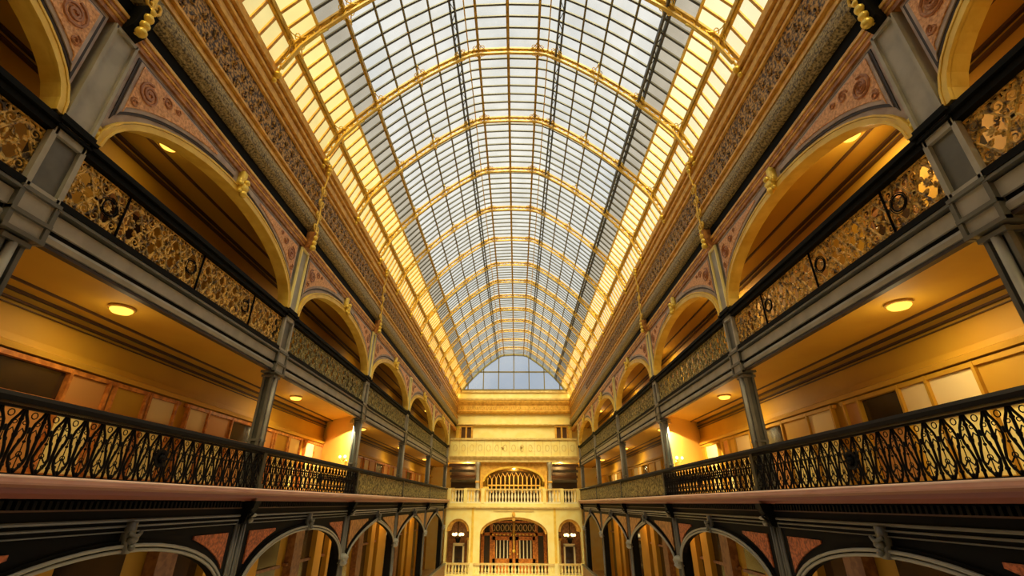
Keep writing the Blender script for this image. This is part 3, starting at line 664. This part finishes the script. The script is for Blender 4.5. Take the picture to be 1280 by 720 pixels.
for k in range(len(edges)-1):
    ya, yb = edges[k], edges[k+1]
    if yb-ya < .05: continue
    sn += 1
    t = thing('skylight_section', (0, (ya+yb)/2, 1.70), 'glazed roof section between two ribs, number %d counting from the camera end' % sn, 'skylight', 'roof glazing sections')
    nb = max(2, round((yb-ya)/.066))
    for name, segs, mm in (('amber_glow_panes', (0,1), 'gwarm'), ('cream_glow_panes', (18,19), 'gwarmr'), ('smoky_panes', (2,), 'ggrey'), ('smoky_panes', (17,), 'ggrey'), ('clear_panes', tuple(range(3,17)), 'gsky')):  # lowest panes on both slopes are tinted with the outside wall glow
        b = MB()
        for q in segs:
            a, c = full[q], full[q+1]
            lift = .004
            b.add([(a[0],ya,a[1]+lift),(c[0],ya,c[1]+lift),(c[0],yb,c[1]+lift),(a[0],yb,a[1]+lift)], [(0,1,2,3)])
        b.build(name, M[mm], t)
    for name, segs, mm in (('dark_glazing_bars', range(2,18), 'bar'), ('ochre_glazing_bars', (0,1), 'goldm'), ('ochre_glazing_bars', (18,19), 'goldm')):
        b = MB()
        for r in range(1, nb):
            y = ya+(yb-ya)*r/nb
            for q in segs:
                a, c = full[q], full[q+1]; a2, c2 = inset(full,.009)[q], inset(full,.009)[q+1]
                b.band([a, c], [a2, c2], y-.0054, y+.0054, 'y')
        b.build(name, M[mm], t)

# ------------------------------------------------------------------ end wall and its storeys
def wallstrips(b, x0, x1, z0, z1, ya, yb, ops, n=20):
    """wall in the xz plane between ya and yb; ops: (xc, half width, spring z, rise, foot z)"""
    xs = x0; ops = sorted(ops)
    for (xc, a, zs, r, zf) in ops:
        b.box(xs, xc-a, ya, yb, z0, z1); xs = xc+a
        pts = [(xc-a*math.cos(PI*i/n), zs+r*math.sin(PI*i/n)) for i in range(n+1)]
        b.band(pts, [(p[0], z1) for p in pts], ya, yb, 'y')
        if zf > z0: b.box(xc-a, xc+a, ya, yb, z0, zf)
    b.box(xs, x1, ya, yb, z0, z1)
w = MB(); w.box(-1.46, 1.46, YE, YE+.1, -1.72, 1.83)
struct(w.build('wall_end', M['cream']), 'pale yellow end wall of the arcade', 'wall')
w = MB()
prof = [(x*1.0, z) for x, z in full if z > 1.80]
w.prism([(-.975,1.83)] + prof + [(.975,1.83)], YE+.02, YE+.03)
gw = thing('window_1', (0, YE, 1.83), 'arched glass gable window above the end wall', 'window'); gw['kind'] = 'structure'
w.build('pane', M['gend'], gw)
fr = MB(); prof2 = [(-.96,1.83)] + [(x,z) for x,z in full if z > 1.80] + [(.96,1.83)]
pin = inset(prof2, .03); fr.band(prof2, pin, YE-.01, YE+.04, 'y')
fr.box(-.97,.97, YE-.02, YE+.04, 1.825, 1.85); fr.box(-.78,.78, YE, YE+.03, 2.16, 2.18)
for k in range(-3, 4):
    x = k*.275; zt = [z for (xx, z) in PR if xx <= abs(x)+.05]
    zt = 2.5 if abs(x) < .3 else (2.26 if abs(x) < .6 else 2.0)
    fr.box(x-.008, x+.008, YE, YE+.03, 1.84, zt-.02)
fr.build('window_frame', M['olive'], gw)
t = thing('end_entablature', (0, YE-.04, 1.24), 'ochre moulded entablature band across the top of the end wall', 'entablature')
b = MB(); b.prism([(YE,1.42),(YE-.05,1.43),(YE-.06,1.455),(YE-.03,1.47),(YE-.03,1.56),(YE-.05,1.59),(YE-.065,1.63),(YE-.02,1.65),(YE,1.65)], -1.0, 1.0, 'x'); b.build('ochre_band', M['orange'], t)
b = MB(); b.box(-1.0,1.0, YE-.03, YE, 1.66, 1.69); b.box(-1.0,1.0, YE-.02, YE, 1.79, 1.83); b.build('upper_fillets', M['creamd'], t)
b = MB(); b.prism([(YE,1.22),(YE-.05,1.225),(YE-.05,1.24),(YE-.02,1.25),(YE,1.25)], -1.0, 1.0, 'x'); b.build('lower_ledge', M['creamd'], t)
b = MB()
for k in range(24): 
    x = -.92+k*.08
    b.tube([(x+.02*math.cos(q*PI/4), YE-.034, 1.515+.028*math.sin(q*PI/4)) for q in range(8)], .004, 4, True)
b.build('festoon_relief', M['goldb'], t)
for s in (-1, 1):
    t = thing('niche_window', (s*.82, YE-.02, .98), 'small ochre framed pair window high on the %s of the end wall' % SIDE[s], 'window')
    b = MB(); b.box(s*.82-.10, s*.82+.10, YE-.012, YE, .96, 1.20); b.build('dark_pane', M['moul'], t)
    b = MB()
    for x in (-.10, 0, .10): b.box(s*.82+x-.014, s*.82+x+.014, YE-.03, YE, .96, 1.20)
    b.box(s*.82-.115, s*.82+.115, YE-.035, YE, 1.19, 1.215)
    b.build('frame', M['orange'], t)
    t = thing('end_gold_pilaster', (s*.965, YE-.04, .6), 'slim gold pilaster at the %s end of the pale upper wall' % SIDE[s], 'pilaster')
    b = MB(); b.box(s*.965-.03, s*.965+.03, YE-.05, YE, .601, 1.16); b.build('shaft', M['gold'], t)
    b = MB(); b.box(s*.965-.04, s*.965+.04, YE-.06, YE, 1.16, 1.20); b.build('cap', M['goldb'], t)
# top balcony of the end wall
t = thing('end_upper_balcony', (0, YF, .60), 'pale cream balcony front high across the end wall', 'balcony')
b = MB(); b.box(-.99, .99, YF, YF+.04, .66, .90); b.build('front_panel', M['cream'], t)
b = MB(); b.box(-.99,.99, YF-.02, YF+.06, .90, .925); b.build('top_rail', M['creamd'], t)
b = MB(); b.prism([(YF-.03,.645),(YF-.03,.66),(YF+.05,.66),(YF+.05,.60),(YF,.60)], -.99, .99, 'x'); b.build('bottom_moulding', M['creamd'], t)
b = MB()
for k in range(15):
    x = -.91+k*.13
    b.tube([(x+.030*math.cos(q*PI/5), YF-.003, .78+.05*math.sin(q*PI/5)) for q in range(10)], .0035, 4, True)
    b.box(x+.063, x+.068, YF-.006, YF, .67, .89)
b.ball((.12,YF-.01,.80), .022, 8); b.ball((-.17,YF-.01,.79), .020, 8)
b.build('cartouche_relief', M['creamd'], t)
w = MB(); w.box(-1.0, 1.0, YF+.0, YE, .575, .60); struct(w.build('floor_end_gallery', M['creamd']), 'slab of the top balcony at the end wall', 'floor')
# middle storey of the end facade
t = thing('end_arch_screen', (0, YF+.05, .0), 'ochre elliptical arch screen over the middle end balcony', 'arch')
b = MB(); n = 24
pts = [(-.47*math.cos(PI*i/n), .30+.22*math.sin(PI*i/n)) for i in range(n+1)]
b.band(pts, [(p[0], .575) for p in pts], YF+.06, YF+.12, 'y'); b.build('arch_plate', M['orange'], t)
b = MB(); pin = [(-.45*math.cos(PI*i/n), .30+.195*math.sin(PI*i/n)) for i in range(n+1)]; b.band(pin, pts, YF+.04, YF+.14, 'y'); b.build('archivolt', M['gold'], t)
for s in (-1, 1):
    b = MB(); b.box(s*.47-.0, s*.47+s*.04, YF+.06, YF+.12, .0, .575); b.build('jamb', M['orange'], t)
for s in (-1, 1):
    t = thing('end_pillar', (s*.55, YF+.03, .0), 'grey green fluted pillar %s of the ochre arch on the end balcony' % SIDE[s], 'pillar')
    b = MB(); b.lathe(s*.55, YF+.04, [(.040,.0),(.040,.04),(.030,.05),(.027,.50),(.038,.52),(.042,.55),(.042,.575)], 12); b.build('shaft', M['grey'], t, True)
    b = MB(); b.lathe(s*.55, YF+.04, [(.03,.28),(.036,.29),(.036,.30),(.03,.31)], 12); b.build('ring', M['goldm'], t, True)
    # beams over the side parts
    t = thing('end_side_beams', (s*.8, YF+.2, .26), 'stack of dark horizontal beams above the %s corner of the end balcony' % SIDE[s], 'beam')
    for q, (z, d_) in enumerate(((.53,.02),(.455,.12),(.38,.22),(.32,.30))):
        b = MB(); b.box(s*.60, s*.995, YF+d_, YF+d_+.05, z-.018, z+.018); b.build('beam', M['moul'] if q % 2 == 0 else M['greyd'], t)
    b = MB(); b.box(s*.60, s*.995, YF+.36, YF+.40, .22, .575); b.build('dark_backing', M['dark'], t)
    t = thing('end_side_door', (s*.70, YE-.1, .0), 'cream door surround at the %s of the middle end balcony' % SIDE[s], 'door')
    b = MB(); b.box(s*.62, s*.76, YE-.32, YE-.28, .0, .25); b.build('pier', M['cream'], t)
    b = MB(); b.box(s*.40, s*.50, YE-.32, YE-.28, .0, .24); b.build('inner_pier', M['cream'], t)
    b = MB(); b.box(s*.77, s*.93, YE-.30, YE-.28, .0, .24); b.build('dark_door', M['dglass'], t)
    b = MB(); b.box(s*.93, s*.995, YE-.32, YE-.28, .0, .26); b.build('outer_pier', M['cream'], t)
t = thing('end_arched_window', (0, YE-.02, .0), 'wide dark window with round headed lights behind the ochre arch', 'window')
b = MB(); b.box(-.42,.42, YE-.26, YE-.24, .0, .54); b.build('dark_glass', M['dglass'], t)
b = MB()
for k in range(12):
    x = -.385+k*.07
    b.tube([(x-.030, YE-.275, .15), (x-.030, YE-.275, .34+.05*(1-(x/.4)**2)), (x, YE-.275, .40+.05*(1-(x/.4)**2)), (x+.030, YE-.275, .34+.05*(1-(x/.4)**2)), (x+.030, YE-.275, .15)], .0055, 4)
b.box(-.42,.42, YE-.285, YE-.265, .25, .27)
b.build('tracery', M['creamd'], t)
# middle balcony balustrade
def balus_prof(z0, h, r): return [(r*a, z0+h*q) for a, q in ((.8,0),(.8,.08),(.45,.12),(.6,.25),(1,.42),(.85,.55),(.45,.75),(.40,.85),(.8,.90),(.8,1))]
def balustrade(z0, h, label, grp, xs0=-.985, xs1=.985, posts=(-.96,-.72,-.46,.46,.72,.96), m='white', y=YF):
    t = thing('stone_balustrade', (0, y, z0), label, 'balustrade')
    b = MB(); b.box(xs0, xs1, y-.02, y+.03, z0+h-.022, z0+h); b.build('top_rail', M['creamd'], t)
    b = MB(); b.box(xs0, xs1, y-.015, y+.025, z0, z0+.02); b.build('plinth', M[m], t)
    for p in posts:
        b = MB(); b.box(p-.025, p+.025, y-.025, y+.035, z0, z0+h+.005); b.build('pedestal', M['cream'], t)
    bm_ = MB().lathe(0, 0, balus_prof(0, h-.044, .016), 8).mesh('baluster', M[m], W((0,0,0)), True)
    n = int((xs1-xs0)/.046)
    for k in range(n):
        x = xs0+(k+.5)*(xs1-xs0)/n
        if min(abs(x-p) for p in posts) < .035: continue
        put(bm_, 'baluster', t, (x, y+.005, z0+.021))
balustrade(.0, .20, 'cream stone balustrade of the middle end balcony', None)
w = MB(); w.box(-1.0, 1.0, YF-.02, YE, -.045, -.0); struct(w.build('floor_end_balcony', M['cream']), 'slab of the middle end balcony', 'floor')
# lower storey: cream wall with three arches
t = thing('end_arcade_wall', (0, YF, -.92), 'cream stone wall with one wide and two narrow arches facing the hall', 'arcade wall')
b = MB(); wallstrips(b, -1.0, 1.0, -.92, -.045, YF, YF+.12, [(-.81,.165,-.37,.165,-.92),(0,.49,-.40,.22,-.92),(.81,.165,-.37,.165,-.92)]); b.build('wall_face', M['cream'], t)
b = MB(); n = 24
for xc, a, zs, r in ((0,.49,-.40,.22),(-.81,.165,-.37,.165),(.81,.165,-.37,.165)):
    p1 = [(xc-a*math.cos(PI*i/n), zs+r*math.sin(PI*i/n)) for i in range(n+1)]; p2 = [(xc-(a-.035)*math.cos(PI*i/n), zs+(r-.035)*math.sin(PI*i/n)) for i in range(n+1)]
    b.band(p2, p1, YF+.03, YF+.30, 'y')
b.build('arch_linings', M['orange'], t)
b = MB(); b.box(-.30,.30, YF-.012, YF, -.105, -.095); b.box(-1.0,1.0,YF-.03,YF,-.062,-.045); b.build('string_moulding', M['creamd'], t)
b = MB(); b.box(-.02,.02, YF-.03, YF+.1, -.23, -.13); b.ball((0,YF-.03,-.15), .026, 8, (1,1,1.4)); b.build('keystone', M['orange'], t)
b = MB()
for x in (-.60,.60): b.box(x-.016, x+.016, YF-.012, YF, -.92, -.045)
b.build('pilaster_strips', M['gold'], t)
w = MB(); w.box(-1.0, 1.0, YF, YE, -.97, -.92); struct(w.build('floor_end_lower', M['floor']), 'floor of the lower end gallery', 'floor')
# entrance doors
t = thing('entrance_doors', (0, YF+.42, -.92), 'orange oak entrance doors with barred glass under the wide arch', 'door')
YD = YF+.36
b = MB()
for x in (-.47,-.34,-.0,.34,.47): b.box(x-.022, x+.022, YD, YD+.05, -.92, -.20 if abs(x) < .4 else -.36)
b.box(-.47,.47, YD, YD+.05, -.44, -.40); b.box(-.40,.40, YD, YD+.05, -.27, -.24)
b.build('frame', M['wood'], t)
b = MB(); b.box(-.47,.47, YD+.04, YD+.05, -.92, -.18); b.build('dark_glass', M['dglass'], t)
for s in (-1, 1):
    b = MB(); x0, x1 = sorted((s*.03, s*.32))
    b.box(x0, x0+.04, YD-.012, YD+.02, -.92, -.44); b.box(x1-.04, x1, YD-.012, YD+.02, -.92, -.44); b.box(x0,x1, YD-.012, YD+.02, -.50, -.45); b.box(x0,x1,YD-.012,YD+.02,-.92,-.74)
    lf = b.build('door_leaf', M['wood'], t)
    b = MB()
    for k in range(4): b.tube([(x0+.06+k*.055, YD-.01, -.74), (x0+.06+k*.055, YD-.01, -.50)], .008, 6)
    b.build('bars', M['white'], lf)
    b = MB(); b.ball((s*.055, YD-.03, -.68), .012, 8); b.build('handle', M['goldb'], lf, True)
b = MB(); b.tube([(.0,YD-.03,-.24),(.0,YD-.03,-.62)], .010, 6); b.ball((0,YD-.03,-.64), .026, 8); b.build('centre_post', M['goldb'], t, True)
b = MB()
for k in range(10):
    x = -.31+k*.069
    b.tube([(x+.026*math.cos(q*PI/4), YD-.01, -.335+.045*math.sin(q*PI/4)) for q in range(8)], .005, 4, True)
b.build('fanlight_tracery', M['creamd'], t)
b = MB()
for k in range(12): b.ball((-.32+k*.058, YD-.02, -.425), .014, 6)
b.build('gilded_bosses', M['goldb'], t, True)
for s in (-1, 1):
    t = thing('end_side_doorway', (s*.83, YF+.36, -.92), 'ivory framed dark doorway under the narrow arch on the %s' % SIDE[s], 'door')
    b = MB(); xx = s*.83
    b.box(xx-.085, xx-.060, YD, YD+.04, -.92, -.56); b.box(xx+.060, xx+.085, YD, YD+.04, -.92, -.56); b.box(xx-.085, xx+.085, YD, YD+.04, -.58, -.545); b.build('frame', M['white'], t)
    b = MB(); b.box(xx-.06, xx+.06, YD+.03, YD+.04, -.92, -.58); b.build('door_panel', M['dglass'], t)
    t = thing('globe_chandelier', (s*.82, YF+.22, -.50), 'dark branched lamp with ivory globes in front of the %s side doorway' % SIDE[s], 'lamp')
    b = MB(); b.tube([(xx,YF+.22,-.205),(xx,YF+.22,-.52)], .006, 6); b.ball((xx,YF+.22,-.50), .035, 8)
    for k in range(6): a = k*PI/3; b.tube([(xx,YF+.22,-.46),(xx+.05*math.cos(a),YF+.22+.05*math.sin(a),-.48),(xx+.07*math.cos(a),YF+.22+.07*math.sin(a),-.44)], .005, 5)
    b.build('frame', M['iron'], t, True)
    for k in range(6):
        a = k*PI/3; b = MB(); b.ball((xx+.07*math.cos(a),YF+.22+.07*math.sin(a),-.42), .020, 8); b.build('globe', M['bulb'], t, True)
    t = thing('side_wall_pier', (s*.68, YF+.4, -.92), 'cream pier between the wide arch and the %s doorway' % SIDE[s], 'pier')
    b = MB(); b.box(s*.55, s*.70, YD, YD+.04, -.92, -.50); b.build('shaft', M['cream'], t)
    b = MB(); b.box(s*.54, s*.71, YD-.01, YD+.05, -.50, -.47); b.build('cap', M['orange'], t)
w = MB(); w.box(-1.0,1.0, YD+.05, YD+.09, -.92, -.045); struct(w.build('wall_end_lobby', M['woodb']), 'brown wall behind the entrance doors', 'wall')
balustrade(-.92, .155, 'cream and red stone balustrade of the lower end gallery', None, posts=(-.60,.60,-.97,.97), m='cream')
# lower gallery railings near the end
for s in (-1, 1):
    for i in (4, 5):
        ya, yb = BAY[i] if i < 5 else (BAY[5][0], YF)
        t = thing('lower_gallery_railing', (s*.97, (ya+yb)/2, -.92), 'plain dark parapet rail of the %s lower gallery, %s' % (SIDE[s], NTH[i]), 'railing', 'lower gallery railings')
        b = MB(); b.prism([(s*.955,-.775),(s*.955,-.762),(s*.99,-.762),(s*.99,-.775)], ya, yb); b.build('handrail', M['greyd'], t)
        b = MB(); b.box(s*.968, s*.978, ya, yb, -.92, -.78); b.build('panel', M['woodb'], t)

# ------------------------------------------------------------------ light
sc = bpy.context.scene
wd = bpy.data.worlds.new('sky'); sc.world = wd; wd.use_nodes = True; nt = wd.node_tree
bg = nt.nodes['Background']
tc = nt.nodes.new('ShaderNodeTexCoord'); n = nt.nodes.new('ShaderNodeTexNoise'); n.inputs['Scale'].default_value = 2.2; n.inputs['Detail'].default_value = 6
r = nt.nodes.new('ShaderNodeValToRGB'); r.color_ramp.elements[0].position = .36; r.color_ramp.elements[1].position = .56
r.color_ramp.elements[0].color = (.56,.64,.74,1); r.color_ramp.elements[1].color = (.99,.98,.94,1)
nt.links.new(tc.outputs['Generated'], n.inputs['Vector']); nt.links.new(n.outputs['Fac'], r.inputs[0]); nt.links.new(r.outputs[0], bg.inputs[0])
bg.inputs[1].default_value = 0.92
sun = bpy.data.lights.new('sun', 'SUN'); sun.energy = 10.0; sun.angle = math.radians(30); sun.color = (1, .82, .40)
so = bpy.data.objects.new('sun', sun); C.objects.link(so)
so.rotation_euler = Vector((-.03, .62, -.78)).to_track_quat('-Z', 'Y').to_euler(); so.location = (0, 0, 60)
# made-up soffit lamps, added to brighten the end facade
for s in (-1, 0, 1):
    t = thing('added_soffit_lamp', (s*.72, YF+.3, .56), 'added flush lamp in the soffit over the middle end balcony, %s' % {-1:'left one',0:'centre one',1:'right one'}[s], 'lamp')
    b = MB(); b.lathe(s*.72, YF+.2, [(.03,.575),(.03,.568),(.015,.562)], 12); b.build('shade', M['lampglow'], t, True)
    lamp_light('lamp_light', (s*.72, YF+.2, .53), 250, (1,.66,.22), .1, t)

# ------------------------------------------------------------------ camera
cam = bpy.data.cameras.new('camera'); co = bpy.data.objects.new('camera', cam); C.objects.link(co); sc.camera = co
cam.sensor_width = 36; cam.lens = 572.3/1280*36; cam.shift_x = 5.2/1280; cam.shift_y = 0; cam.clip_start = .05; cam.clip_end = 500
co.location = W((.042, 0, 0))
co.rotation_euler = (Matrix.Rotation(math.radians(1.108), 3, 'Z') @ Matrix.Rotation(math.radians(90+25.2), 3, 'X') @ Matrix.Rotation(math.radians(.293), 3, 'Z')).to_euler()
vs = sc.view_settings; vs.view_transform = 'Standard'; vs.look = 'None'; vs.gamma = 1; vs.use_curve_mapping = False; vs.exposure = 0.0
